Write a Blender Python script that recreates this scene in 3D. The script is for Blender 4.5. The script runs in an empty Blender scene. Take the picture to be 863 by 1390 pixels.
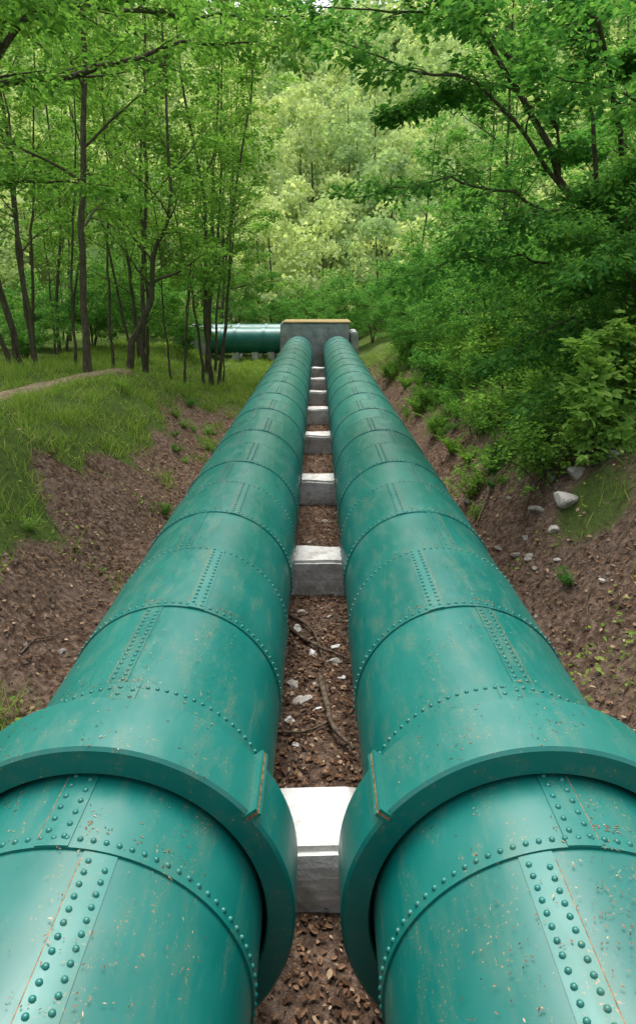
import bpy, math, random
import numpy as np
from mathutils import Vector

SC = bpy.context.scene
RNG = np.random.default_rng(7)
random.seed(3)

# ------------------------------------------------------------------ helpers
def nrm(v):
    v = np.asarray(v, float)
    return v / (np.linalg.norm(v, axis=-1, keepdims=True) + 1e-9)

class MB:
    def __init__(s):
        s.V = []; s.F = []; s.M = []; s.S = []; s.T = []; s.n = 0
    def add(s, v, f, mat=0, smooth=True, tint=None):
        v = np.asarray(v, float).reshape(-1, 3); f = np.asarray(f, int).reshape(-1, 4)
        s.V.append(v); s.F.append(f + s.n); s.n += len(v)
        s.M.append(np.full(len(f), mat)); s.S.append(np.full(len(f), smooth))
        s.T.append(np.full(len(v), 0.5) if tint is None else np.broadcast_to(tint, (len(v),)).astype(float))
    def tube(s, pts, rad, sides=6, mat=0, cap=True):
        pts = np.asarray(pts, float); n = len(pts)
        t = np.gradient(pts, axis=0); t = nrm(t)
        ref = np.array([0.31, 0.17, 0.93]) if abs(t[0][2]) < 0.8 else np.array([0.93, 0.3, 0.1])
        a = nrm(np.cross(t, ref)); b = np.cross(t, a)
        ang = np.arange(sides) * 2 * math.pi / sides
        ring = a[:, None, :] * np.cos(ang)[None, :, None] + b[:, None, :] * np.sin(ang)[None, :, None]
        v = pts[:, None, :] + ring * np.asarray(rad)[:, None, None]
        i = np.arange(n - 1)[:, None] * sides; j = np.arange(sides)[None, :]; k = (j + 1) % sides
        f = np.stack([i + j, i + k, i + sides + k, i + sides + j], -1).reshape(-1, 4)
        s.add(v, f, mat)
    def build(s, name, mats, parent=None, tint=False):
        me = bpy.data.meshes.new(name)
        V = np.concatenate(s.V); F = np.concatenate(s.F)
        me.vertices.add(len(V)); me.vertices.foreach_set("co", V.astype(np.float32).ravel())
        me.loops.add(F.size); me.loops.foreach_set("vertex_index", F.astype(np.int32).ravel())
        me.polygons.add(len(F))
        me.polygons.foreach_set("loop_start", (np.arange(len(F)) * 4).astype(np.int32))
        me.polygons.foreach_set("loop_total", np.full(len(F), 4, np.int32))
        me.polygons.foreach_set("material_index", np.concatenate(s.M).astype(np.int32))
        me.polygons.foreach_set("use_smooth", np.concatenate(s.S).astype(bool))
        for m in mats: me.materials.append(m)
        if tint:
            at = me.attributes.new("tint", 'FLOAT', 'POINT')
            at.data.foreach_set("value", np.concatenate(s.T).astype(np.float32))
        me.update(calc_edges=True)
        ob = bpy.data.objects.new(name, me); SC.collection.objects.link(ob)
        if parent: ob.parent = parent
        return ob

def smooth_poly(P, n=24):
    P = np.asarray(P, float)
    Q = np.vstack([2*P[0]-P[1], P, 2*P[-1]-P[-2]])
    out = []
    seg = len(P) - 1
    for u in np.linspace(0, seg - 1e-6, n):
        i = int(u); t = u - i
        p0, p1, p2, p3 = Q[i], Q[i+1], Q[i+2], Q[i+3]
        out.append(0.5*((2*p1)+(-p0+p2)*t+(2*p0-5*p1+4*p2-p3)*t*t+(-p0+3*p1-3*p2+p3)*t**3))
    return np.array(out)

# leaf templates (x along, y side, z normal)
LEAF1 = (np.array([[0,0,0],[.45,.34,.02],[1,0,-.06],[.45,-.34,.02]]), np.array([[0,3,2,1]]))
LEAF2 = (np.array([[0,0,0],[.3,.27,.07],[.72,.24,.03],[1,0,-.1],[.72,-.24,.03],[.3,-.27,.07]]),
         np.array([[0,3,2,1],[0,5,4,3]]))
def lobed():
    V=[];F=[];n=0
    for a,s in ((0,1.0),(.85,.85),(-.85,.85),(1.75,.55),(-1.75,.55)):
        v=LEAF2[0].copy(); v[:,1]*=.8; v*=s
        c,q=math.cos(a),math.sin(a)
        v=np.stack([v[:,0]*c-v[:,1]*q, v[:,0]*q+v[:,1]*c, v[:,2]+abs(a)*.01],-1)
        V.append(v);F.append(LEAF2[1]+n);n+=6
    return np.concatenate(V),np.concatenate(F)
LEAF3 = lobed()
BLADE = (np.array([[0,.5,0],[0,-.5,0],[.5,.42,.06],[.5,-.42,.06],[1,.06,-.05],[1,-.06,-.05]]),
         np.array([[0,1,3,2],[2,3,5,4]]))

def leaves(mb, P, A, Nn, size, tmpl, mat=1, width=None, tint=None):
    A = nrm(A); B = nrm(np.cross(Nn, A)); C = np.cross(A, B)
    T, F = tmpl
    s = np.asarray(size)[:, None, None]
    w = s if width is None else np.asarray(width)[:, None, None]
    v = (P[:, None, :] + s*T[None, :, 0:1]*A[:, None, :] + w*T[None, :, 1:2]*B[:, None, :] + s*T[None, :, 2:3]*C[:, None, :])
    n = len(P); m = len(T)
    f = (F[None] + (np.arange(n)*m)[:, None, None]).reshape(-1, 4)
    mb.add(v.reshape(-1, 3), f, mat, False, None if tint is None else np.repeat(tint, m))

# ------------------------------------------------------------------ materials
def newmat(name):
    m = bpy.data.materials.new(name); m.use_nodes = True
    nt = m.node_tree; nt.nodes.clear()
    out = nt.nodes.new("ShaderNodeOutputMaterial")
    return m, nt, out
def N(nt, t, **k):
    n = nt.nodes.new(t)
    for a, b in k.items(): setattr(n, a, b)
    return n
def ramp(nt, fac, stops):
    r = N(nt, "ShaderNodeValToRGB"); e = r.color_ramp.elements
    e[0].position = stops[0][0]; e[0].color = (*stops[0][1], 1)
    e[1].position = stops[-1][0]; e[1].color = (*stops[-1][1], 1)
    for p, c in stops[1:-1]:
        x = e.new(p); x.color = (*c, 1)
    nt.links.new(fac, r.inputs[0]); return r.outputs[0]
def noise(nt, scale, detail=4, rough=.6, vec=None, coord="Object"):
    if vec is None:
        tc = N(nt, "ShaderNodeTexCoord"); vec = tc.outputs[coord]
    n = N(nt, "ShaderNodeTexNoise"); n.inputs["Scale"].default_value = scale
    n.inputs["Detail"].default_value = detail; n.inputs["Roughness"].default_value = rough
    nt.links.new(vec, n.inputs["Vector"]); return n.outputs["Fac"]
def mix(nt, fac, a, b, mode='MIX'):
    m = N(nt, "ShaderNodeMix", data_type='RGBA', blend_type=mode)
    for s, v in ((m.inputs[0], fac), (m.inputs[6], a), (m.inputs[7], b)):
        if isinstance(v, (int, float)): s.default_value = v
        elif isinstance(v, tuple): s.default_value = (*v, 1)
        else: nt.links.new(v, s)
    return m.outputs[2]
def bump(nt, h, strength=.4, dist=.02):
    b = N(nt, "ShaderNodeBump"); b.inputs["Strength"].default_value = strength
    b.inputs["Distance"].default_value = dist; nt.links.new(h, b.inputs["Height"]); return b.outputs[0]

def leafmat(name, c1, c2, c3, trans=.45, tint=False, obr=True):
    m, nt, out = newmat(name)
    g = N(nt, "ShaderNodeNewGeometry")
    col = ramp(nt, g.outputs["Random Per Island"], [(0, c1), (.55, c2), (1, c3)])
    if tint:
        a = N(nt, "ShaderNodeAttribute"); a.attribute_name = "tint"
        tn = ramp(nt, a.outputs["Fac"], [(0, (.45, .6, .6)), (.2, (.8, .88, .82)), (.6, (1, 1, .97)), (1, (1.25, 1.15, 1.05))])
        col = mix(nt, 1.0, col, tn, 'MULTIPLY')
    elif obr:
        oi = N(nt, "ShaderNodeObjectInfo")
        tn = ramp(nt, oi.outputs["Random"], [(0, (.8, .88, .85)), (1, (1.15, 1.08, 1.0))])
        col = mix(nt, 1.0, col, tn, 'MULTIPLY')
    d = N(nt, "ShaderNodeBsdfDiffuse"); t = N(nt, "ShaderNodeBsdfTranslucent")
    nt.links.new(col, d.inputs[0])
    tc = mix(nt, 1.0, col, (1.25, 1.28, .8), 'MULTIPLY'); nt.links.new(tc, t.inputs[0])
    m1 = N(nt, "ShaderNodeMixShader"); m1.inputs[0].default_value = trans
    nt.links.new(d.outputs[0], m1.inputs[1]); nt.links.new(t.outputs[0], m1.inputs[2])
    nt.links.new(m1.outputs[0], out.inputs[0])
    return m

M_leaf = leafmat("beech_leaf", (.09, .215, .045), (.15, .31, .06), (.27, .45, .095))
M_leafR = leafmat("hornbeam_leaf", (.06, .19, .05), (.11, .28, .062), (.21, .4, .09))
M_leafY = leafmat("sycamore_leaf", (.17, .34, .065), (.25, .43, .095), (.34, .50, .13))
M_far = leafmat("hazed_distant_leaf", (.36, .47, .23), (.46, .57, .29), (.57, .66, .38), trans=.4, tint=True)  # distance haze put into the leaf colour: paler, lower contrast
M_grass = leafmat("grass_blade", (.12, .23, .04), (.21, .34, .06), (.38, .42, .15), trans=.35)
M_fern = leafmat("fern_leaf", (.09, .22, .035), (.15, .32, .05), (.22, .39, .07))

def barkmat():
    m, nt, out = newmat("bark")
    tc = N(nt, "ShaderNodeTexCoord"); mp = N(nt, "ShaderNodeMapping"); mp.inputs["Scale"].default_value = (1, 1, .25)
    nt.links.new(tc.outputs["Object"], mp.inputs[0])
    a = noise(nt, 22, 3, .7, mp.outputs[0]); b = noise(nt, 1.4, 1)
    c = ramp(nt, a, [(.3, (.035, .03, .02)), (.7, (.14, .12, .085))])
    c2 = mix(nt, ramp(nt, b, [(.45, (0, 0, 0)), (.7, (.7, .7, .7))]), c, (.07, .085, .035))
    p = N(nt, "ShaderNodeBsdfDiffuse")
    nt.links.new(c2, p.inputs[0]); nt.links.new(bump(nt, a, .6, .02), p.inputs["Normal"])
    nt.links.new(p.outputs[0], out.inputs[0]); return m
M_bark = barkmat()

def paintmat():
    m, nt, out = newmat("green_pipe_paint")
    g = N(nt, "ShaderNodeNewGeometry")
    base = ramp(nt, g.outputs["Random Per Island"], [(0, (.001, .108, .089)), (1, (.002, .138, .113))])
    big = noise(nt, 1.6, 3, .6)
    c = mix(nt, ramp(nt, big, [(.42, (0, 0, 0)), (.75, (.4, .4, .4))]), base, (.02, .2, .165))
    tc = N(nt, "ShaderNodeTexCoord"); mp = N(nt, "ShaderNodeMapping"); mp.inputs["Scale"].default_value = (3, .8, 3)
    nt.links.new(tc.outputs["Object"], mp.inputs[0])
    st = noise(nt, 3.5, 5, .72, mp.outputs[0])
    c = mix(nt, ramp(nt, st, [(.5, (0, 0, 0)), (.78, (.45, .45, .45))]), c, (.085, .14, .085))
    sp = noise(nt, 95, 1, .5)
    spm = ramp(nt, sp, [(.66, (0, 0, 0)), (.72, (.8, .8, .8))])
    spz = ramp(nt, st, [(.49, (0, 0, 0)), (.61, (1, 1, 1))])
    c = mix(nt, mix(nt, 1.0, spm, spz, 'MULTIPLY'), c, (.26, .17, .08))
    p = N(nt, "ShaderNodeBsdfPrincipled")
    nt.links.new(c, p.inputs["Base Color"])
    r = ramp(nt, st, [(.3, (.27, .27, .27)), (.75, (.5, .5, .5))]); nt.links.new(r, p.inputs["Roughness"])
    nt.links.new(bump(nt, big, .2, .03), p.inputs["Normal"])
    p.inputs["Specular IOR Level"].default_value = .55
    nt.links.new(p.outputs[0], out.inputs[0]); return m
M_paint = paintmat()

def simple(name, c1, c2, scale=8, rough=.9, bs=.5, bd=.02, detail=4, c3=None, s3=2, lo=.35, hi=.65):
    m, nt, out = newmat(name)
    a = noise(nt, scale, detail, .65)
    c = ramp(nt, a, [(lo, c1), (hi, c2)])
    if c3:
        c = mix(nt, ramp(nt, noise(nt, s3, 4, .7), [(.52, (0, 0, 0)), (.66, (1, 1, 1))]), c, c3)
    p = N(nt, "ShaderNodeBsdfDiffuse")
    nt.links.new(c, p.inputs[0]); nt.links.new(bump(nt, a, bs, bd), p.inputs["Normal"])
    nt.links.new(p.outputs[0], out.inputs[0]); return m
M_rust = simple("rust_line", (.12, .06, .03), (.34, .19, .09), 30)
M_conc = simple("pale_concrete", (.6, .59, .56), (.78, .77, .74), 9, .9, .8, .03, detail=6, c3=(.42, .40, .35), s3=3.6)
M_conc2 = simple("weathered_concrete", (.3, .31, .32), (.47, .48, .48), 3, .9, .5, .02, c3=(.24, .25, .22), s3=1.3)
M_moss = simple("mossy_lichen", (.34, .22, .1), (.26, .26, .14), 9)
M_rock = simple("stone", (.2, .18, .155), (.42, .39, .35), 9, .9, .7, .02, c3=(.12, .11, .08), s3=5)
M_rock2 = simple("pale_stone", (.38, .35, .31), (.58, .56, .51), 9, .9, .7, .02, c3=(.22, .19, .15), s3=5)
M_wood = simple("dead_wood", (.06, .045, .03), (.2, .16, .12), 25)
M_gapshade = simple("gap_shadow", (.006, .007, .007), (.015, .016, .015), 10)  # near-black colour stands in for the shadow in the collar gap
M_path = simple("trodden_earth", (.15, .11, .07), (.28, .22, .15), 7, .95, .6, .03, c3=(.13, .14, .06), s3=2.6)

def littermat():
    m, nt, out = newmat("dead_leaf")
    g = N(nt, "ShaderNodeNewGeometry")
    c = ramp(nt, g.outputs["Random Per Island"], [(0, (.06, .034, .022)), (.4, (.16, .09, .055)), (.8, (.28, .17, .1)), (1, (.5, .38, .26))])
    p = N(nt, "ShaderNodeBsdfDiffuse")
    nt.links.new(c, p.inputs[0]); nt.links.new(p.outputs[0], out.inputs[0]); return m
M_litter = littermat()

def groundmat():
    m, nt, out = newmat("woodland_floor")
    a = N(nt, "ShaderNodeAttribute"); a.attribute_name = "grassy"
    n1 = noise(nt, 14, 6, .75); n2 = noise(nt, 1.1, 4, .65)
    soil = ramp(nt, n1, [(.3, (.055, .035, .026)), (.5, (.155, .105, .077)), (.7, (.3, .225, .17))])
    soil = mix(nt, ramp(nt, n2, [(.4, (0, 0, 0)), (.65, (.8, .8, .8))]), soil, (.21, .155, .12))
    soil = mix(nt, .7, soil, ramp(nt, n1, [(.3, (.35, .33, .32)), (.6, (1.4, 1.35, 1.3))]), 'MULTIPLY')
    gr = ramp(nt, n1, [(.3, (.05, .085, .024)), (.7, (.14, .2, .05))])
    mm = N(nt, "ShaderNodeMath", operation='MULTIPLY_ADD'); nt.links.new(n1, mm.inputs[0]); mm.inputs[1].default_value = .8
    nt.links.new(a.outputs["Fac"], mm.inputs[2])
    fac = ramp(nt, mm.outputs[0], [(.7, (0, 0, 0)), (1.05, (1, 1, 1))])
    c = mix(nt, fac, soil, gr)
    p = N(nt, "ShaderNodeBsdfDiffuse")
    nt.links.new(c, p.inputs[0])
    nt.links.new(bump(nt, n1, 1.0, .07), p.inputs["Normal"])
    nt.links.new(p.outputs[0], out.inputs[0]); return m
M_ground = groundmat()

# ------------------------------------------------------------------ terrain
XP = [-300,-60,-12,-6.6,-4.9,-4.1,-3.5,-2.9,-2.3,-1.75, 1.5, 1.9, 2.4, 3.0, 3.8, 7, 14, 60, 300]
ZP = [  6,  3, .9,  .72,.72, .78, .58,-.02,-.55,-.74,-.74,-.6,-.05, .62, 1.1, 1.7, 3.2, 10, 14]
def sstep(a, b, x):
    t = np.clip((x-a)/(b-a), 0, 1); return t*t*(3-2*t)
def wav(x, y, f, s):
    r = np.random.default_rng(s); o = 0
    for i in range(7):
        a = r.uniform(0, 6.28); k = f*r.uniform(.6, 1.7)
        o = o + np.sin(k*(x*math.cos(a)+y*math.sin(a)) + r.uniform(0, 6.28))
    return o/7
def pathx(y): return np.interp(y, [0, 7, 10, 12.5, 15, 18], [-5.9, -5.5, -5.1, -4.75, -4.2, -4.0])
def hgt(x, y):
    x = np.asarray(x, float); y = np.asarray(y, float)
    xs = x + .3*wav(x*.3, y, 1.3, 1)*sstep(1.4, 2.0, np.abs(x))
    z = np.interp(xs, XP, ZP)
    low = sstep(14, 22, y)*sstep(-1.0, -2.0, x)*sstep(-30,-12,x)*(1-.5*sstep(-4, -6, x))
    z = z*(1-low) + low*(-.5+.12*wav(x, y, .6, 4))
    lowr = sstep(18, 30, y)*sstep(1.5, 2.2, x); z = z*(1-.55*lowr) - .3*lowr
    pm = (1-sstep(.7, 1.1, np.abs(x-pathx(y))))*(y < 18)
    nz = .10*wav(x, y, 2.9, 2) + .06*wav(x, y, 8, 3) + .04*wav(x, y, 17, 5) + .02*wav(x, y, 31, 6)
    trench = sstep(1.2, 2.0, np.abs(x))
    z = z + nz*(.25+.75*trench)*(1-.8*pm)
    r = np.sqrt(x*x*0.7 + y*y)
    hill = np.clip(r-46, 0, None)
    fwd = sstep(-10, 25, y)
    z = z + fwd*(np.minimum(hill*.46, 56+hill*.03)*sstep(0, 14, hill))
    return z
def grassy(x, y):
    e = -2.95 + .5*wav(x, y, 1.5, 11) + .4*wav(x, y, 5, 12)
    g = sstep(.3, -.25, x-e)
    g = np.maximum(g, sstep(15, 20, y)*sstep(-1.2, -2.0, x))
    g = np.maximum(g, .8*sstep(2.5, 3.4, x + .5*wav(x, y, 1.8, 13)))
    g = np.maximum(g, .6*sstep(20, 30, y))
    g = g*np.where(y < 15.5, sstep(.2, .5, np.abs(x-pathx(y))), 1)
    g = np.maximum(g, .6*sstep(.2, .5, wav(x, y, 3.3, 14))*sstep(1.7, 2.3, np.abs(x))*(np.abs(x-pathx(y)) > .6))
    return g
def axis(parts):
    return np.unique(np.concatenate([np.arange(a, b, s) for a, b, s in parts]))
gx = axis([(-300,-60,20),(-60,-14,3),(-14,-7,.5),(-7,6,.07),(6,14,.5),(14,60,3),(60,301,20)])
gy = axis([(-300,-30,30),(-30,0,4),(0,14,.07),(14,32,.25),(32,60,1.5),(60,150,4),(150,401,25)])
X, Y = np.meshgrid(gx, gy)
Z = hgt(X, Y)
mb = MB(); nx, ny = len(gx), len(gy)
i = np.arange(ny-1)[:, None]*nx; j = np.arange(nx-1)[None]
mb.add(np.stack([X, Y, Z], -1), np.stack([i+j, i+j+1, i+nx+j+1, i+nx+j], -1))
g = mb.build("ground", [M_ground])
at = g.data.attributes.new("grassy", 'FLOAT', 'POINT'); at.data.foreach_set("value", grassy(X, Y).astype(np.float32).ravel())

mb = MB(); ys = np.arange(1, 15.8, .12); us = np.linspace(-1, 1, 9)
wd = (.34+.1*wav(ys, ys*0, 1.3, 31)+.07*wav(ys, ys*0, 6, 32))*sstep(16.3, 14, ys)
PX = pathx(ys)[:, None] + us[None]*wd[:, None]; PY = np.repeat(ys[:, None], 9, 1)
PZ = hgt(PX, PY) + .022 - .06*(np.abs(us)[None] > .95)
i = np.arange(len(ys)-1)[:, None]*9; j = np.arange(8)[None]
mb.add(np.stack([PX, PY, PZ], -1), np.stack([i+j, i+j+1, i+9+j+1, i+9+j], -1))
mb.build("footpath", [M_path])

# ------------------------------------------------------------------ pipes
R = .60; D = .82; LAP = .009; YEND = 30.2
rings = [-.76, .11, .98, 1.85] + [2.73+.87*k for k in range(32)]
rings = [r for r in rings if r < YEND]
def cyl(mb, cx, cz, r, y0, y1, seg=112, mat=0, ny=2):
    a = np.arange(seg)*2*math.pi/seg
    ys = np.linspace(y0, y1, ny)
    v = np.stack([np.broadcast_to(cx+r*np.cos(a), (ny, seg)), np.repeat(ys[:, None], seg, 1), np.broadcast_to(cz+r*np.sin(a), (ny, seg))], -1)
    i = np.arange(ny-1)[:, None]*seg; j = np.arange(seg)[None]; k = (j+1) % seg
    mb.add(v, np.stack([i+j, i+seg+j, i+seg+k, i+k], -1).reshape(-1, 4), mat)
def annul(mb, cx, cz, r0, r1, y, seg=112, mat=0, y1=None):
    y1 = y if y1 is None else y1
    a = np.arange(seg)*2*math.pi/seg
    v = np.concatenate([np.stack([cx+r0*np.cos(a), np.full(seg, y), cz+r0*np.sin(a)], -1), np.stack([cx+r1*np.cos(a), np.full(seg, y1), cz+r1*np.sin(a)], -1)])
    j = np.arange(seg); k = (j+1) % seg
    mb.add(v, np.stack([j, seg+j, seg+k, k], -1), mat)
def rivets(mb, P, Nn, r=.0105, h=.008):
    P = np.asarray(P); Nn = nrm(Nn); n = len(P)
    A = np.tile([0., 1., 0.], (n, 1)); A = nrm(A - Nn*np.sum(A*Nn, 1, keepdims=True)); B = np.cross(Nn, A)
    an = np.arange(8)*math.pi/4
    T = []
    for rr, hh in ((1.0, -.1), (.86, .55), (.42, 1.0)):
        for q in an: T.append((rr*r*math.cos(q), rr*r*math.sin(q), hh*h))
    T = np.array(T)
    F = []
    for a in range(2):
        for b in range(8): F.append([a*8+b, a*8+(b+1) % 8, a*8+8+(b+1) % 8, a*8+8+b])
    F += [[16, 17, 18, 19], [16, 19, 20, 23], [20, 21, 22, 23]]
    F = np.array(F)
    v = P[:, None]+T[None, :, 0:1]*A[:, None]+T[None, :, 1:2]*B[:, None]+T[None, :, 2:3]*Nn[:, None]
    mb.add(v, (F[None]+(np.arange(n)*24)[:, None, None]).reshape(-1, 4), 0)
def strip(mb, cx, r, a0, a1, y0, y1, th, mat=0):
    k = 6; a = np.linspace(a0, a1, k)
    def row(rr, y): return np.stack([cx+rr*np.cos(a), np.full(k, y), rr*np.sin(a)], -1)
    v = np.concatenate([row(r+th, y0), row(r+th, y1)]); j = np.arange(k-1)
    mb.add(v, np.stack([j, k+j, k+j+1, j+1], -1), mat)
    v = np.concatenate([row(r+th, y0), row(r-.004, y0)]); mb.add(v, np.stack([j, j+1, k+j+1, k+j], -1), mat, False)
    for aa, fl in ((a0, 1), (a1, 0)):
        q = np.array([[cx+rr*math.cos(aa), y, rr*math.sin(aa)] for rr, y in ((r-.004, y0), (r+th, y0), (r+th, y1), (r-.004, y1))])
        mb.add(q, [[0, 1, 2, 3] if fl else [3, 2, 1, 0]], mat, False)

def pipeline(cx, side):
    emp = bpy.data.objects.new("water_pipeline", None); SC.collection.objects.link(emp)
    sh = MB(); rv = MB(); ru = MB()
    rng = np.random.default_rng(5 if side < 0 else 9)
    for k in range(len(rings)-1):
        y0, y1 = rings[k], rings[k+1]; outer = k % 2 == 1
        if outer:
            cyl(sh, cx, 0, R+LAP, y0-.035, y1+.035); annul(sh, cx, 0, R-.01, R+LAP, y0-.035); annul(sh, cx, 0, R+LAP, R-.01, y1+.035)
            rr = R+LAP
        else:
            cyl(sh, cx, 0, R, y0-.05, y1+.05); rr = R
        base = 90 + side*-1*(10 if k % 2 == 0 else -13) + rng.uniform(-3, 3)
        if k == 3: base = 90 - side*1
        if k == 2: base = 90 + side*14
        a0 = math.radians(base); w = (.105 if k < 4 else .09)/rr
        e0, e1 = (y0-.033, y1+.033) if outer else (y0+.037, y1-.037)
        strip(sh, cx, rr, a0-w/2, a0+w/2, e0, e1, .004)
        strip(ru, cx, rr, a0+side*-1*(w/2)-.005, a0+side*-1*(w/2)+.005, e0+.03, e1-.03, .0035)
        ny_ = 17; ysr = np.linspace(e0+.05, e1-.05, ny_)
        for off in (-.26, .26):
            aa = a0+off*w*1.05; P = np.stack([np.full(ny_, cx+(rr+.004)*math.cos(aa)), ysr+(.012 if off > 0 else -.012), np.full(ny_, (rr+.004)*math.sin(aa))], -1)
            rivets(rv, P, np.tile([math.cos(aa), 0, math.sin(aa)], (ny_, 1)))
    for k, y in enumerate(rings[1:-1], 1):
        n = 92; a = (np.arange(n)+rng.random())*2*math.pi/n
        a = a[np.sin(a) > -.55]
        P = np.stack([cx+(R+LAP)*np.cos(a), np.full(len(a), y), (R+LAP)*np.sin(a)], -1)
        rivets(rv, P, np.stack([np.cos(a), 0*a, np.sin(a)], -1))
    sh.build("shell", [M_paint], emp); rv.build("rivets", [M_paint], emp); ru.build("seam_rust", [M_rust], emp)
    c = MB(); y0, y1, Rc = 2.13, 2.46, .735
    for (ra, ya, rb, yb) in ((.625, y0+.012, .632, y0), (.632, y0, Rc-.012, y0), (Rc-.012, y0, Rc, y0+.012), (Rc, y1-.012, Rc-.012, y1), (Rc-.012, y1, R, y1)):
        annul(c, cx, 0, ra, rb, ya, 128, 0, yb)
    cyl(c, cx, 0, Rc, y0+.012, y1-.012, 128)
    cyl(c, cx, 0, .625, y0+.012, y0+.10, 128, 1); annul(c, cx, 0, .5, .626, y0+.045, 128, 1)
    fa = math.radians(38) if side < 0 else math.radians(142)
    for o, mt, hgtp in ((-.012, 0, .035), (0, 2, .032), (.012, 0, .035)):
        rad = np.array([math.cos(fa), 0, math.sin(fa)]); tan = np.array([-math.sin(fa), 0, math.cos(fa)])
        q = []
        for yy in (y0-.004, y1+.004):
            for (rr, tt) in ((Rc-.02, -.0055), (Rc+hgtp, -.0055), (Rc+hgtp, .0055), (Rc-.02, .0055)):
                q.append(np.array([cx, yy, 0])+rad*rr+tan*(tt+o*.95))
        c.add(np.array(q), [[0, 1, 2, 3], [7, 6, 5, 4], [0, 4, 5, 1], [1, 5, 6, 2], [2, 6, 7, 3]], mt, False)
    c.build("expansion_collar", [M_paint, M_gapshade, M_rust], emp)
    return emp
pipeline(-D, -1); pipeline(D, 1)

def scatter_litter():
    mb = MB(); rng = RNG
    n = 76000
    y = 1.5 + 26*rng.random(n)**1.7; x = rng.uniform(-3.8, 3.8, n)
    k = (np.abs(x) < .5) | (np.abs(x) > 1.25); x, y = x[k], y[k]
    gm = grassy(x, y); k = rng.random(len(x)) > gm*.9; x, y = x[k], y[k]
    clump = wav(x, y, 4.5, 40); k = rng.random(len(x)) < .55+.7*clump + .2*(np.abs(x) < .6); x, y = x[k], y[k]
    z = hgt(x, y)+.008+.015*rng.random(len(x)); n = len(x)
    A = rng.normal(0, 1, (n, 3)); A[:, 2] *= .3; Nn = np.array([0, 0, 1.])+rng.normal(0, .35, (n, 3))
    leaves(mb, np.stack([x, y, z], -1), A, Nn, rng.uniform(.018, .05, n)*(1+y*.02), LEAF2, 0)
    n = 5000; x = rng.uniform(-.45, .45, n); y = rng.uniform(1.8, 14, n); z = hgt(x, y)+.008+.015*rng.random(n)
    A = rng.normal(0, 1, (n, 3)); A[:, 2] *= .3; Nn = np.array([0, 0, 1.])+rng.normal(0, .35, (n, 3))
    leaves(mb, np.stack([x, y, z], -1), A, Nn, rng.uniform(.01, .04, n), LEAF2, 0)
    # scraps on the pipes: loose everywhere, gathered against seams and collars
    for cx in (-D, D):
        n = 15000; y = .8+18*rng.random(n)**1.5
        m = rng.random(n) < .3; ri = rng.integers(2, 14, n); y = np.where(m, np.array(rings)[ri]+np.abs(rng.normal(0, .02, n))+.038, y)
        a = np.radians(rng.normal(90, 24, n)); a = np.clip(a, .35, 2.8)
        rr = np.where((y > 2.12) & (y < 2.47), .735, R+LAP)+.002
        P = np.stack([cx+rr*np.cos(a), y, rr*np.sin(a)], -1); Nn = np.stack([np.cos(a), 0*a, np.sin(a)], -1)
        cl = wav(P[:, 0]*3, y, 5, 50); k = rng.random(n) < .25+.9*cl; P, Nn = P[k], Nn[k]; n = len(P)
        A = np.cross(Nn, rng.normal(0, 1, (n, 3)))
        leaves(mb, P, A, Nn+rng.normal(0, .15, (n, 3)), rng.uniform(.004, .019, n), LEAF1, 0, rng.uniform(.002, .009, n))
    mb.build("leaf_litter", [M_litter])
    # small soil clods and grit
    mb = MB(); n = 9000; x = rng.choice([-1, 1], n)*rng.uniform(1.5, 3.6, n); y = 3.5+12*rng.random(n)**1.5
    k = rng.random(n) < .9-grassy(x, y); x, y = x[k], y[k]; n = len(x); s = rng.uniform(.006, .024, n)*(rng.random(n)**1.5+.5)
    T = np.array([[1, 0, 0], [0, 1, 0], [-1, 0, 0], [0, -1, 0], [.5, .1, .7], [.1, .5, .8], [-.5, 0, .7], [0, -.5, .6]])
    F = np.array([[0, 1, 5, 4], [1, 2, 6, 5], [2, 3, 7, 6], [3, 0, 4, 7], [4, 5, 6, 7]])
    an = rng.uniform(0, 6.28, n); c_, s_ = np.cos(an), np.sin(an)
    Tx = T[None]*s[:, None, None]*(1+.3*rng.normal(0, 1, (n, 8, 3)))
    V = np.stack([Tx[..., 0]*c_[:, None]-Tx[..., 1]*s_[:, None]+x[:, None], Tx[..., 0]*s_[:, None]+Tx[..., 1]*c_[:, None]+y[:, None], Tx[..., 2]+hgt(x, y)[:, None]-.002], -1)
    mb.add(V.reshape(-1, 3), (F[None]+(np.arange(n)*8)[:, None, None]).reshape(-1, 4), 0, False)
    mb.build("soil_clods", [simple("clod", (.07, .05, .04), (.3, .23, .17), 3)])
scatter_litter()

# ------------------------------------------------------------------ concrete
import bmesh
def block(name, x0, x1, y0, y1, z0, z1, mat, taper=.05, bev=.025, parent=None, sub=6, rough=.008):
    bm = bmesh.new(); bmesh.ops.create_cube(bm, size=1)
    for v in bm.verts:
        t = taper if v.co.z > 0 else 0
        v.co = Vector(((x0+x1)/2+v.co.x*(x1-x0-2*t), (y0+y1)/2+v.co.y*(y1-y0-2*t), (z0+z1)/2+v.co.z*(z1-z0)))
    bmesh.ops.bevel(bm, geom=list(bm.edges), offset=bev, segments=2, affect='EDGES')
    bmesh.ops.subdivide_edges(bm, edges=list(bm.edges), cuts=sub, use_grid_fill=True)
    for v in bm.verts:
        c = v.co
        c.x += rough*math.sin(c.y*17+c.z*23+x0); c.y += rough*math.sin(c.x*19+c.z*13+y0); c.z += rough*math.sin(c.x*15+c.y*11)
    me = bpy.data.meshes.new(name); bm.to_mesh(me); bm.free(); me.materials.append(mat)
    ob = bpy.data.objects.new(name, me); SC.collection.objects.link(ob)
    if parent: ob.parent = parent
    return ob
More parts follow.
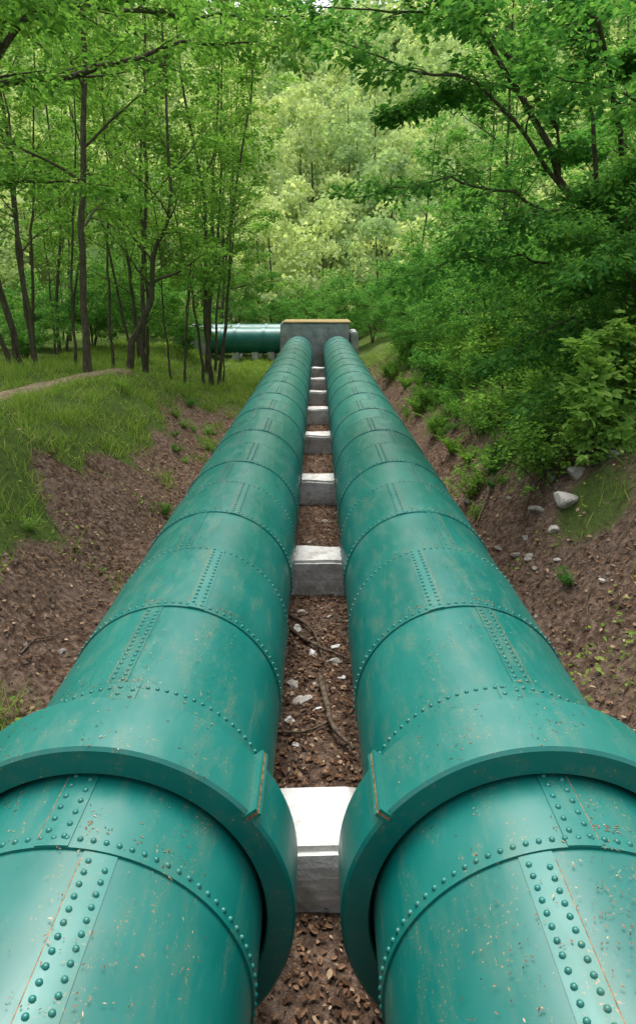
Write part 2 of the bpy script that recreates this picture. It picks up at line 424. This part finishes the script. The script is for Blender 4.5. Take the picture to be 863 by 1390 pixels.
for yb in (3.41, 7.27, 10.5, 13.9, 17.1, 20.3, 23.5, 26.7):
    block("concrete_pipe_support", -1.3, 1.3, yb-.58, yb, -1.0, -.38+random.uniform(-.02, .02), M_conc, .05, .03, sub=8, rough=.011)
e = bpy.data.objects.new("concrete_anchor_block", None); SC.collection.objects.link(e)
block("body", -1.62, 1.35, 30.0, 33.2, -1.2, 1.14, M_conc2, .04, .05, e)
block("lichen_coping", -1.5, 1.42, 29.99, 33.3, 1.13, 1.18, M_moss, .03, .02, e)
block("right_pier", 1.36, 1.75, 30.3, 32.8, -1.2, .75, M_conc2, .04, .05, e)
e = bpy.data.objects.new("cross_pipeline", None); SC.collection.objects.link(e)
mbp = MB()
for yy, zz in ((31.2, .32), (32.9, .42)):
    m0 = len(mbp.V)
    cyl(mbp, 0, 0, .55, 1.5, 5.2, 64)
    for q in (2.3, 3.55, 4.2):
        cyl(mbp, 0, 0, .585, q, q+.12, 64); annul(mbp, 0, 0, .54, .585, q, 64); annul(mbp, 0, 0, .585, .54, q+.12, 64)
    for idx in range(m0, len(mbp.V)):
        v = mbp.V[idx]; mbp.V[idx] = np.stack([-v[:, 1], yy+v[:, 0], zz+v[:, 2]], -1)
mbp.build("pipes", [M_paint], e)
for q in (-2.05, -2.75, -3.6):
    block("pier", q-.16, q+.16, 30.9, 33.3, -1.0, -.12, M_conc, .02, .02, e)
block("end_chamber", -6.2, -4.75, 30.5, 33.6, -1.2, .95, M_conc2, .02, .04, e)

def rock(name, p, s, mat, seed, flat=.6):
    bm = bmesh.new(); bmesh.ops.create_icosphere(bm, subdivisions=3, radius=1)
    r = np.random.default_rng(seed); pl = nrm(r.normal(0, 1, (9, 3))); dd = r.uniform(.45, .8, 9)
    for v in bm.verts:
        c = np.array(v.co)
        for a, b in zip(pl, dd):
            q = c@a
            if q > b: c = c-a*(q-b)*.95
        v.co = Vector(c*[s*r.uniform(.98, 1.02), s*.75, s*flat])
    me = bpy.data.meshes.new(name); bm.to_mesh(me); bm.free(); me.materials.append(mat)
    ob = bpy.data.objects.new(name, me); SC.collection.objects.link(ob)
    ob.location = (p[0], p[1], float(hgt(p[0], p[1]))+s*flat*.2); ob.rotation_euler = (r.uniform(-.3, .3), r.uniform(-.3, .3), r.uniform(0, 6))
rk = [(2.55, 6.9, .19), (2.75, 7.15, .15), (2.35, 7.2, .1), (3.05, 7.0, .13), (2.6, 7.6, .13), (2.15, 6.7, .09), (2.3, 6.3, .05),
      (2.1, 9.4, .1), (2.3, 8.1, .07), (2.45, 5.6, .04), (-2.1, 5.2, .05), (-1.9, 7.9, .05), (2.9, 8.1, .1),
      (2.2, 7.05, .06), (2.1, 6.95, .08), (3.15, 6.55, .13), (2.0, 5.9, .035), (2.15, 6.5, .05), (2.4, 6.75, .1), (2.0, 7.3, .06)]
for q, (x, y, s) in enumerate(rk): rock("rock", (x, y), s, M_rock if q % 3 else M_rock2, q, .5)
for q, (x, y, s) in enumerate([(-.05, 5.5, .07), (.14, 5.35, .08), (.2, 5.1, .05), (-.12, 4.75, .09), (-.2, 4.5, .06), (-.02, 5.0, .04), (-.2, 5.95, .06), (.1, 6.2, .04), (-.15, 4.2, .035), (.12, 2.1, .06), (-.1, 8.3, .06), (.1, 9.2, .07), (.16, 5.6, .06), (-.2, 5.0, .07), (0, 4.65, .035), (-.16, 6.3, .05)]):
    rock("rubble", (x, y), s, M_conc if q % 2 == 0 else M_rock2, 50+q, .35)
def stick(pts, r):
    m_ = MB(); p = smooth_poly(pts, 14); p[:, 2] = hgt(p[:, 0], p[:, 1])+r*1.1+np.array([q[2] for q in smooth_poly(pts, 14)])
    m_.tube(p, np.linspace(r, r*.45, 14)*(1+.12*np.sin(np.arange(14)*2.1)), 7); m_.build("fallen_branch", [M_wood])
stick([(.02, 5.05, 0), (.07, 4.6, .02), (.1, 4.3, .05), (.24, 4.05, .03)], .028)
stick([(-.25, 5.9, 0), (.0, 5.55, .02), (.3, 5.3, .02)], .02)
stick([(-.3, 4.35, 0), (-.1, 4.3, .02), (.12, 4.45, .01)], .012)
stick([(-.28, 6.2, 0), (-.05, 5.85, .03), (.05, 5.3, .01)], .014)
stick([(1.95, 8.2, 0), (2.3, 8.9, .05), (2.75, 9.3, .02)], .016)
stick([(2.2, 5.2, 0), (2.35, 5.6, .03), (2.9, 6.0, .02)], .008)
stick([(-2.3, 4.9, 0), (-2.2, 5.4, .03), (-1.85, 5.8, .02)], .008)

# ------------------------------------------------------------------ trees
class P_: pass
def params(**k):
    p = P_(); p.nc = [20, 8, 5]; p.ln = [0, .38, .42, .5]; p.t0 = [.25, .2, .15]; p.ang = [60, 50, 45]
    p.wob = [.05, .12, .16, .2]; p.up = [.02, .03, .0, -.02]; p.minr = .004; p.nl = 26; p.ls = .1; p.w = .32; p.tm = LEAF2; p.max = 3; p.flat = .45
    for a, b in k.items(): setattr(p, a, b)
    return p
def spawn(mb, TW, pts, rad, length, level, rng, P):
    if level >= P.max: TW.append((pts[0], pts[-1])); return
    if P.nc[level] == 0: return
    nc = max(1, int(round(P.nc[level]*rng.uniform(.8, 1.2)))); n = len(pts)
    az = rng.uniform(0, 6.28)
    for t in np.linspace(P.t0[level], 1, nc):
        t = min(.999, max(0, t+rng.uniform(-.03, .03))); u = t*(n-1); i = int(u); f = u-i
        p = pts[i]*(1-f)+pts[i+1]*f; d = nrm(pts[i+1]-pts[i]); r = rad[i]*(1-f)+rad[i+1]*f
        az += 2.4+rng.uniform(-.5, .5)
        ref = np.array([0, 0, 1.]) if abs(d[2]) < .9 else np.array([1., 0, 0])
        a = nrm(np.cross(d, ref)); b = np.cross(d, a)
        if level >= 1: perp = a*(1 if math.cos(az) > 0 else -1)+b*rng.normal(0, P.flat)
        else: perp = a*math.cos(az)+b*math.sin(az)
        an = math.radians(P.ang[level]*rng.uniform(.75, 1.2)*(1-.35*t))
        cd = d*math.cos(an)+nrm(perp)*math.sin(an)
        L = P.ln[level+1]*length*(1-.45*t)*rng.uniform(.7, 1.25)
        grow(mb, TW, p, cd, L, max(.003, r*rng.uniform(.4, .6)), level+1, rng, P)
def grow(mb, TW, p, d, length, r, level, rng, P):
    n = (10, 8, 5, 3)[min(level, 3)]; pts = [np.array(p, float)]; d = nrm(d)
    for i in range(n):
        d = d+rng.normal(0, P.wob[level], 3); d[2] += P.up[level]; d = nrm(d); pts.append(pts[-1]+d*length/n)
    pts = np.array(pts); rad = r*(1-.82*np.linspace(0, 1, n+1))
    if r > P.minr: mb.tube(pts, rad, (8, 6, 4, 3)[min(level, 3)], 0)
    spawn(mb, TW, pts, rad, length, level, rng, P)
def put_leaves(mb, TW, rng, P, mat=1):
    if not TW: return
    S = np.array([a for a, b in TW]); E = np.array([b for a, b in TW]); n = len(S); k = P.nl
    keep = rng.random(n) > .06; S, E = S[keep], E[keep]; n = len(S)
    d = nrm(E-S); side = nrm(np.cross(d, [0, 0, 1.])+1e-4)
    t = rng.random((n, k)); u = rng.uniform(-1, 1, (n, k))
    Pp = S[:, None]+(E-S)[:, None]*t[..., None]*1.1+side[:, None]*(u*P.w*(1.05-.6*t))[..., None]
    Pp = Pp+rng.normal(0, .05, Pp.shape); Pp[..., 2] -= (np.abs(u)*.1*P.w)+.02
    A = d[:, None]*.7+side[:, None]*np.sign(u)[..., None]+rng.normal(0, .35, Pp.shape); A[..., 2] -= .25
    Nn = np.array([0, 0, 1.])+rng.normal(0, .42, Pp.shape)
    m = n*k
    leaves(mb, Pp.reshape(m, 3), A.reshape(m, 3), Nn.reshape(m, 3), (P.ls*rng.uniform(.6, 1.25, (n, k))).ravel(), P.tm, mat)

def tree_mesh(name, seed, trunks, P, leafm, limbs=()):
    rng = np.random.default_rng(seed); mb = MB(); TW = []
    for pts, r in trunks:
        p = smooth_poly(pts, 22); L = np.linalg.norm(np.diff(p, axis=0), axis=1).sum()
        p[1:-1] += rng.normal(0, min(.02, r*.4), p[1:-1].shape)
        rad = r*(1-.8*np.linspace(0, 1, 22)**1.1); rad[0] *= 1.4; rad[1] *= 1.1
        mb.tube(p, rad, 9, 0); spawn(mb, TW, p, rad, L, 0, rng, P)
    for pts, r in limbs:
        p = smooth_poly(pts, 16); p[1:-1] += rng.normal(0, .03, p[1:-1].shape)
        L = np.linalg.norm(np.diff(p, axis=0), axis=1).sum()
        rad = r*(1-.85*np.linspace(0, 1, 16)); mb.tube(p, rad, 7, 0); spawn(mb, TW, p, rad, L*.62, 1, rng, P)
    put_leaves(mb, TW, rng, P)
    ob = mb.build(name, [M_bark, leafm])
    return ob
def inst(ob, name, x, y, rot, s, dz=-.1, tilt=(0, 0)):
    o = bpy.data.objects.new(name, ob.data); SC.collection.objects.link(o)
    o.location = (x, y, float(hgt(x, y))+dz); o.rotation_euler = (tilt[0], tilt[1], rot); o.scale = (s, s, s*random.uniform(.92, 1.1)); return o

PW = params(nc=[13, 6, 4], ln=[0, .24, .42, .5], t0=[.28, .2, .2], nl=22, ls=.115, w=.34, tm=LEAF1, up=[.02, .03, -.01, -.03])
protoobs = []
places_left = [(-4.65, 14.2), (-5.0, 20.2), (-3.35, 22.0), (-6.9, 16.5), (-4.0, 25.5), (-8.2, 20.5), (-6.0, 24), (-9.5, 26), (-12.5, 24), (-7.6, 31), (-11.5, 33), (-16, 31), (-5.2, 38), (-10, 41)]
places_right = [(6.4, 13.5), (8.2, 18.5), (5.4, 21), (10.5, 25), (6.2, 28), (13, 32), (8.5, 36), (5.2, 41)]
rr = random.Random(5)
for q in range(3):
    r = np.random.default_rng(100+q); bx, by = r.uniform(-.5, .5, 2)
    trs = [([(0, 0, 0), (bx*.3, by*.3, 2.5), (bx*.5+.2, by, 5.5), (bx*1.5, by*1.3, 9), (bx*1.6, by*1.9, 13)], .075)]
    if q: trs.append(([(.25, .1, 0), (.6, .2, 2.5), (.9, .5, 5.5), (1.6, .6, 9), (1.8, 1.0, 12)], .055))
    if q == 2: trs.append(([(-.2, .2, 0), (-.4, .2, 2.5), (-.9, .5, 5.5), (-1.3, .3, 9)], .045))
    x, y = places_left[q]
    P = params(**{**PW.__dict__, 'nc': [15 if q == 0 else 9, 6, 4]})
    ob = tree_mesh("beech_tree", 200+q, trs, P, M_leaf)
    ob.location = (x, y, float(hgt(x, y))-.1); ob.rotation_euler = (0, 0, (0, 1.1, .2)[q]); protoobs.append(ob)
for q, (x, y) in enumerate(places_left[3:]):
    inst(protoobs[(q+1) % 3], "beech_tree", x, y, rr.uniform(0, 6.28), rr.uniform(.8, 1.15), tilt=(rr.uniform(-.06, .06), rr.uniform(-.08, .1)))
def pole(x, y, r, h, lx, seed):
    z = float(hgt(x, y))-.1
    tree_mesh("young_ash_tree", seed, [([(x, y, z), (x+lx*.2, y, z+h*.3), (x+lx*.45+.1, y+.1, z+h*.6), (x+lx, y, z+h)], r)],
              params(nc=[8, 4, 3], ln=[0, .2, .4, .5], t0=[.4, .3, .2], nl=16, ls=.11, w=.3, tm=LEAF1), M_leaf)
for q, a in enumerate([(-5.6, 16.3, .035, 8, .6), (-6.2, 15.6, .04, 9, -.5), (-7.2, 18, .045, 9, .8), (-4.0, 19.2, .03, 7, -.6), (-3.9, 20.5, .035, 8, .9), (-3.5, 18.3, .022, 6, .8), (-7.8, 16.8, .04, 8, -.3), (-2.9, 21.4, .028, 7, .7), (-5.4, 18.6, .04, 9, .2), (-9, 19.5, .05, 9, .4)]):
    pole(*a, 500+q)
tree_mesh("leaning_ash_tree", 41, [([(-4.6, 17, .0), (-4.4, 17, 1.2), (-3.95, 17, 2.1), (-3.8, 17, 3.1), (-3.35, 17, 4.4), (-3.4, 17.3, 8)], .1)],
          params(nc=[9, 5, 4], ln=[0, .3, .42, .5], t0=[.45, .2, .2], nl=20, ls=.1, tm=LEAF1), M_leaf)
PR = params(nc=[17, 6, 4], ln=[0, .30, .42, .5], t0=[.1, .15, .2], nl=23, ls=.12, w=.36, tm=LEAF1, up=[.02, .0, -.03, -.05])
prR = []
for q in range(2):
    r = np.random.default_rng(300+q); bx, by = r.uniform(-.8, .8, 2); x, y = places_right[q]
    ob = tree_mesh("hornbeam_tree", 310+q, [([(0, 0, 0), (bx*.3, by*.3, 2.5), (bx, by, 6), (bx*1.6, by*1.5, 11)], .09)], PR, M_leafR)
    ob.location = (x, y, float(hgt(x, y))-.1); prR.append(ob)
for q, (x, y) in enumerate(places_right[2:]):
    inst(prR[q % 2], "hornbeam_tree", x, y, rr.uniform(0, 6.28), rr.uniform(.85, 1.1), tilt=(rr.uniform(-.06, .06), rr.uniform(-.12, .02)))

PS = params(nc=[6, 4, 4], ln=[0, .42, .5, .5], t0=[.2, .15, .1], nl=18, ls=.09, w=.25, tm=LEAF1, up=[.0, .0, -.03, -.04], max=3)
shr = []
for q in range(2):
    r = np.random.default_rng(400+q); tr = []
    for k in range(7):
        a = k*.9+r.uniform(-.3, .3); c, s = math.cos(a), math.sin(a); h = r.uniform(1.6, 3.0)
        tr.append(([(0, 0, 0), (c*.35, s*.35, h*.5), (c*1.0, s*1.0, h*.9), (c*1.6, s*1.6, h*.95)], .022))
    ob = tree_mesh("hazel_shrub", 420+q, tr, PS, M_leafR); shr.append(ob)
sp = [(4.6, 9.8, .9), (4.2, 12.6, .8), (5.2, 16, 1.0), (3.8, 18.5, .75), (4.6, 23.5, 1), (3.6, 27.5, .8), (5.4, 32, 1),
      (2.8, 36.5, 1.0), (.2, 37.5, .9), (-2.6, 38, .8), (-5.3, 28.6, .75), (-6.8, 27.8, .9), (-9, 28.5, 1.0), (-8.5, 35, 1.1), (-11.5, 28, 1.1), (-11, 18.5, .7), (2, 43, 1.2), (-5, 44, 1.3), (7, 44, 1.3),
      (-14, 27, 1.1), (-9.5, 23, .7), (-1.2, 44, 1.2), (3.5, 14.4, .65), (3.2, 22.8, .7), (3.0, 20.6, .5), (4.1, 8.6, .6)]
for q, (x, y, s) in enumerate(sp):
    if q < 2:
        shr[q].location = (x, y, float(hgt(x, y))-.1); shr[q].scale = (s, s, s)
    else: inst(shr[q % 2], "hazel_shrub", x, y, rr.uniform(0, 6.28), s*rr.uniform(.9, 1.1))

PH = params(nc=[0, 14, 6], ln=[0, .3, .30, .42], t0=[.2, .18, .1], nl=19, ls=.085, w=.2, tm=LEAF2, up=[0, .0, .0, -.03], flat=.35)
gz = float(hgt(-6.3, 8.5))
tree_mesh("overhanging_beech_tree", 51, [([(-6.3, 8.5, gz-.1), (-6.1, 8.5, 2.2), (-5.9, 8.6, 4.6), (-5.6, 8.7, 8)], .2)], PH, M_leaf, limbs=[
    ([(-6.0, 8.5, 3.0), (-4.6, 8.3, 3.9), (-3.7, 8.2, 4.3), (-2.9, 8.3, 5.2), (-2.2, 8.6, 5.6)], .085),
    ([(-6.0, 8.6, 3.6), (-4.6, 9.0, 4.5), (-3.2, 9.4, 4.8), (-1.9, 10, 5.3), (-.8, 10.4, 5.5)], .065),
    ([(-6.0, 8.6, 2.6), (-4.9, 9.4, 3.4), (-3.9, 10.2, 3.75), (-2.9, 11, 3.8)], .045),
    ([(-6.0, 8.6, 4.2), (-4.6, 7.6, 4.9), (-3.3, 7.2, 5.2), (-2.0, 7.4, 5.3)], .07),
    ([(-6.0, 8.6, 4.8), (-4.6, 8.2, 5.5), (-3.0, 8.0, 5.4), (-1.2, 8.4, 5.3)], .06),
    ([(-6.0, 8.6, 3.2), (-4.7, 7.6, 4.0), (-3.6, 7.0, 4.5), (-2.6, 6.8, 4.8)], .05),
    ([(-6.0, 8.8, 5.0), (-4.4, 10, 5.8), (-2.2, 11, 6.0), (-.2, 11.6, 6.2)], .06),
    ([(-6.0, 8.6, 4.4), (-4.7, 9.6, 5.3), (-3, 11, 6.2), (-1, 12, 6.6)], .07)])
gz = float(hgt(4.7, 10.5))
PH2 = params(nc=[6, 13, 6], ln=[0, .3, .30, .42], t0=[.4, .12, .1], nl=18, ls=.09, w=.2, tm=LEAF2, up=[0, -.01, -.02, -.05], flat=.35)
tree_mesh("leaning_hornbeam_tree", 61, [
    ([(4.9, 10.8, gz-.1), (4.2, 10.5, 2.3), (3.2, 10.2, 4.0), (2.0, 10, 5.6), (1.0, 9.8, 6.9)], .07),
    ([(4.95, 10.9, gz-.1), (4.15, 10.9, 2.8), (3.95, 10.9, 4.4), (3.4, 10.9, 6.5)], .065),
    ([(5.0, 10.7, gz-.1), (4.6, 10.3, 3), (4.5, 10, 5), (4.4, 9.8, 7)], .05)], PH2, M_leafR, limbs=[
    ([(4.4, 10.5, 1.8), (3.3, 9.9, 2.6), (2.2, 9.5, 2.75), (1.1, 9.3, 2.5)], .03),
    ([(3.9, 10.4, 2.8), (2.8, 10, 3.5), (1.7, 9.8, 3.7), (.5, 9.8, 3.5)], .032),
    ([(4.5, 10.6, 1.3), (3.7, 9.6, 1.9), (3.0, 9.0, 1.9), (2.2, 8.6, 1.5)], .028),
    ([(3.6, 10.3, 3.4), (2.2, 9.8, 4.7), (1.0, 9.6, 5.0), (.1, 9.6, 5.3)], .032),
    ([(4.6, 10.2, 3), (4.2, 8.6, 3.9), (3.2, 7.8, 4.2), (2.2, 7.4, 4.3)], .035),
    ([(4.6, 10.2, 2), (4.2, 9.0, 2.6), (3.7, 8.2, 2.8), (2.9, 7.7, 2.5)], .028),
    ([(4.6, 10.2, 3.6), (4.0, 8.2, 4.6), (2.8, 7.4, 5.0), (1.4, 7.2, 5.1)], .035),
    ([(4.6, 10.6, 2.6), (3.9, 9.6, 3.1), (3.0, 9.2, 3.3), (2.0, 9, 3.1)], .028),
    ([(3.2, 10.2, 4.4), (2.2, 10.4, 5.6), (1.0, 10.8, 6.0), (-.4, 11, 6.1)], .035),
    ([(4.3, 10.8, 4.2), (3.4, 9.4, 5.2), (2.6, 8.6, 5.4), (1.5, 8.4, 5.2)], .04)])

def sapling(name, x, y, h, seed, ls=.14, nst=5, leafm=M_leafY, nl=8, origin=False, spread=.35):
    rng = np.random.default_rng(seed); tr = []; z = float(hgt(x, y))-.05
    if origin: x = y = z = 0
    for k in range(nst):
        a = rng.uniform(0, 6.28); q = rng.uniform(.4, 1.5); c, s = math.cos(a)*spread*h*.5*q, math.sin(a)*spread*h*.5*q; hh = h*rng.uniform(.45, 1)
        tr.append(([(x+c*.3, y+s*.3, z), (x+c*.6, y+s*.6, z+hh*.5), (x+c*1.2, y+s*1.2, z+hh)], .010))
    return tree_mesh(name, seed, tr, params(nc=[6, 3], ln=[0, .28, .4], t0=[.2, .3], nl=nl, ls=ls, w=.13, tm=LEAF3 if ls > .09 else LEAF2, max=2, up=[0, .02, 0]), leafm)
sapling("sycamore_sapling", 2.9, 7.1, 1.45, 71, .13, 4)
sapling("sycamore_sapling", 3.3, 7.5, 1.7, 72, .14, 4)
ugp = [sapling("undergrowth_plant", 2.75, 8.4, .8, 80, .07, 9, M_leafR, 9, True, 1.0), sapling("undergrowth_plant", 3.0, 9.6, .7, 81, .055, 12, M_leaf, 10, True, 1.3), sapling("undergrowth_plant", 3.3, 7.3, .9, 82, .085, 8, M_leafY, 6, True, .9)]
for ob, (x, y) in zip(ugp, [(2.75, 8.4), (3.0, 9.6), (3.3, 7.3)]): ob.location = (x, y, float(hgt(x, y))-.03)
for q in range(78):
    y = 7.5+16*rr.random()**1.15; x = 2.0+rr.random()**.9*1.9+(.45 if y < 8.3 else 0); s = rr.uniform(.5, 1.2)*(1 if x > 2.6 else .55)
    inst(ugp[rr.choice([0, 0, 1, 1, 2])], "undergrowth_plant", x, y, rr.uniform(0, 6), s, -.03, (rr.uniform(-.2, .2), rr.uniform(-.35, .1)))
for q in range(26):
    y = 4.6+12*rr.random(); x = rr.choice([-1, 1])*rr.uniform(2.0, 3.0)
    inst(ugp[q % 3], "undergrowth_plant", x, y, rr.uniform(0, 6), rr.uniform(.13, .3), -.01)

def fern_mesh():
    rng = np.random.default_rng(90); mb = MB()
    for k in range(11):
        a = k*.571+rng.uniform(-.3, .3); L = rng.uniform(.35, .7); n = 24
        t = np.linspace(0, 1, n); rad = L*(.15*t+.6*t**1.8); z = L*(1.1*t-.5*t**2.5)
        c, s = math.cos(a), math.sin(a); P = np.stack([rad*c, rad*s, z], -1); mb.tube(P, np.linspace(.005, .0015, n), 3, 0)
        d = nrm(np.gradient(P, axis=0)); sd = nrm(np.cross(d, [0, 0, 1.]))
        for sg in (1, -1):
            ln = .15*L*np.sin(np.clip(t*1.05+.08, 0, 1)*math.pi)**.7+.01
            leaves(mb, P[2:], (sd*sg+d*.35)[2:]-np.array([0, 0, .15]), np.cross(sd, d)[2:]+rng.normal(0, .2, (n-2, 3)), ln[2:]*1.1, LEAF1, 0, np.full(n-2, .034))
    return mb.build("fern", [M_fern])
fm = fern_mesh(); fl = [(2.2, 13, 1), (2.45, 9.9, .8), (2.2, 11.3, .8), (2.75, 12.2, 1), (2.2, 15.5, 1), (2.6, 14, 1), (2.3, 18.5, 1), (2.8, 16.5, 1.1), (2.6, 20.5, 1.1), (2.2, 23, 1.1), (-3.2, 17, .7), (-3.5, 12.5, .5), (2.75, 8.9, .7), (2.3, 10.6, .7), (2.5, 17.4, 1), (2.35, 21.8, 1), (2.5, 12.6, .9), (3.0, 14.8, 1), (2.9, 10.9, .9)]
for q, (x, y, s) in enumerate(fl):
    if q == 0: fm.location = (x, y, float(hgt(x, y)))
    else: inst(fm, "fern", x, y, rr.uniform(0, 6), s, 0)

def grass():
    mb = MB(); rng = np.random.default_rng(12)
    n = 460000; x = rng.uniform(-9, 5.5, n); y = 3.5+28*rng.random(n)**1.3
    g = grassy(x, y); tuft = wav(x, y, 7, 60)+.6*wav(x, y, 17, 61)
    pr = g*(.3+1.1*tuft)*np.where(x > 0, .3, 1.)
    k = (rng.random(n) < pr) & (np.abs(x) > 1.5) & ((np.abs(x-pathx(y)) > .27) | (y > 15)); x, y, tuft = x[k], y[k], tuft[k]; n = len(x)
    A = np.stack([rng.normal(0, .6, n)+.25*wav(x, y, 5, 66), rng.normal(0, .6, n), np.ones(n)], -1)
    Nn = rng.normal(0, 1, (n, 3)); Nn[:, 2] += .8
    h = rng.uniform(.08, .24, n)*(1+1.0*tuft)*(1-.5*(np.abs(x-pathx(y)) < .75))
    leaves(mb, np.stack([x, y, hgt(x, y)-.01], -1), A, Nn, h, BLADE, 0, rng.uniform(.005, .010, n)*(1+y*.04))
    n = 30000; x = rng.uniform(-4.2, 4.5, n); y = 3.5+20*rng.random(n)**1.3
    w = wav(x, y, 2.6, 62)+.4*wav(x, y, 8, 63); k = (np.abs(x) > 1.8) & (rng.random(n) < (w-.1)*2.2+(x > 2.6)*.35); x, y = x[k], y[k]; n = len(x)
    A = rng.normal(0, 1, (n, 3)); A[:, 2] = np.abs(A[:, 2])*.4
    leaves(mb, np.stack([x, y, hgt(x, y)+rng.uniform(.01, .14, n)], -1), A, np.array([0, 0, 1.])+rng.normal(0, .35, (n, 3)), rng.uniform(.025, .06, n), LEAF2, 0)
    mb.build("grass", [M_grass])
grass()

# ------------------------------------------------------------------ distant wooded hillside (one object)
def woodland():
    mb = MB(); rng = np.random.default_rng(21)
    C = []
    for _ in range(16000):
        a = rng.uniform(-.56, .56); r = 45+112*rng.random()**1.1; x, y = r*math.sin(a), r*math.cos(a)
        if all((x-c[0])**2+(y-c[1])**2 > (2.9+.014*r)**2 for c in C): C.append((x, y))
    for (x, y) in C:
        z = float(hgt(x, y)); r = math.hypot(x, y); H = rng.uniform(6, 11); W = rng.uniform(2.0, 3.6)
        tint = rng.random(); con = rng.random() < .07 and 75 < r < 110
        n = int(np.clip(1700*(60/r)**1.2, 560, 1800)); ls = .17+.0034*r
        if con:
            H *= 1.1; t = rng.random(n)**.7; an = rng.uniform(0, 6.28, n); rad = W*.75*(1-t+.04)*(0.6+.4*np.sqrt(rng.random(n)))*(1+.25*np.sin(t*60))
            P = np.stack([x+rad*np.cos(an), y+rad*np.sin(an), z+H*.1+H*.95*t], -1)
            A = np.stack([np.cos(an), np.sin(an), np.full(n, -.3)], -1)+rng.normal(0, .2, (n, 3))
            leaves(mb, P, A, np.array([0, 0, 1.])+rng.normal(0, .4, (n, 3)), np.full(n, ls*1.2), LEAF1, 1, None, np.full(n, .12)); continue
        nb = 26; bt = rng.random(nb); ba = rng.uniform(0, 6.28, nb); br = W*np.sqrt(rng.random(nb))*np.sin(np.clip(bt*.7+.3, 0, 1)*math.pi)**.6
        B = np.stack([x+br*np.cos(ba), y+br*np.sin(ba), z+H*(.03+.9*bt)], -1); bs = rng.uniform(.5, 1.25, nb)
        k = rng.integers(0, nb, n); d = nrm(rng.normal(0, 1, (n, 3)))*[1, 1, .9]; d[:, 2] = np.where(d[:, 2] < -.4, -d[:, 2]*.6, d[:, 2])
        P = B[k]+d*bs[k][:, None]*rng.uniform(.6, 1.2, (n, 1))
        Nn = d+rng.normal(0, .7, (n, 3))+[0, -.2, .2]; A = np.cross(Nn, rng.normal(0, 1, (n, 3)))
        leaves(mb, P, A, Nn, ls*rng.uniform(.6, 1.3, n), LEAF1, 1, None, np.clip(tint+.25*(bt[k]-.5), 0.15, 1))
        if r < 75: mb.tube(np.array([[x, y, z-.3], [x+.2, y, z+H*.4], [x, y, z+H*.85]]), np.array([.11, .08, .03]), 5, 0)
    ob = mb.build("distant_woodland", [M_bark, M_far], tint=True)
    print("woodland trees", len(C), len(ob.data.polygons))
woodland()

# ------------------------------------------------------------------ light, world, camera
w = bpy.data.worlds.new("World"); SC.world = w; w.use_nodes = True; nt = w.node_tree; nt.nodes.clear()
out = N(nt, "ShaderNodeOutputWorld"); bg = N(nt, "ShaderNodeBackground"); sky = N(nt, "ShaderNodeTexSky"); sky.sky_type = 'NISHITA'
EL, AZ = math.radians(68), math.radians(-8)
sky.sun_disc = False; sky.sun_elevation = EL; sky.sun_rotation = AZ; sky.air_density = 1.0; sky.dust_density = 5.0; sky.ozone_density = 1.0
hs = N(nt, "ShaderNodeHueSaturation"); hs.inputs["Saturation"].default_value = .3; hs.inputs["Value"].default_value = 2.1
nt.links.new(sky.outputs[0], hs.inputs["Color"]); nt.links.new(hs.outputs[0], bg.inputs[0]); bg.inputs[1].default_value = .15
nt.links.new(bg.outputs[0], out.inputs[0])
sl = bpy.data.lights.new("sun", 'SUN'); sl.energy = 2.5; sl.angle = math.radians(38); sl.color = (1, .97, .92)
so = bpy.data.objects.new("sun", sl); SC.collection.objects.link(so)
dirn = Vector((math.sin(AZ)*math.cos(EL), math.cos(AZ)*math.cos(EL), math.sin(EL)))
so.rotation_euler = dirn.to_track_quat('Z', 'Y').to_euler()
SC.view_settings.view_transform = 'Standard'; SC.view_settings.look = 'None'; SC.view_settings.exposure = 0
cam = bpy.data.cameras.new("camera"); co = bpy.data.objects.new("camera", cam); SC.collection.objects.link(co)
co.location = (0, 0, 2.27); co.rotation_euler = (math.radians(90-14.74), 0, 0)
cam.sensor_width = 36; cam.lens = 950/1390*36; cam.shift_y = -45/1390; cam.clip_end = 1500; cam.clip_start = .05
SC.camera = co
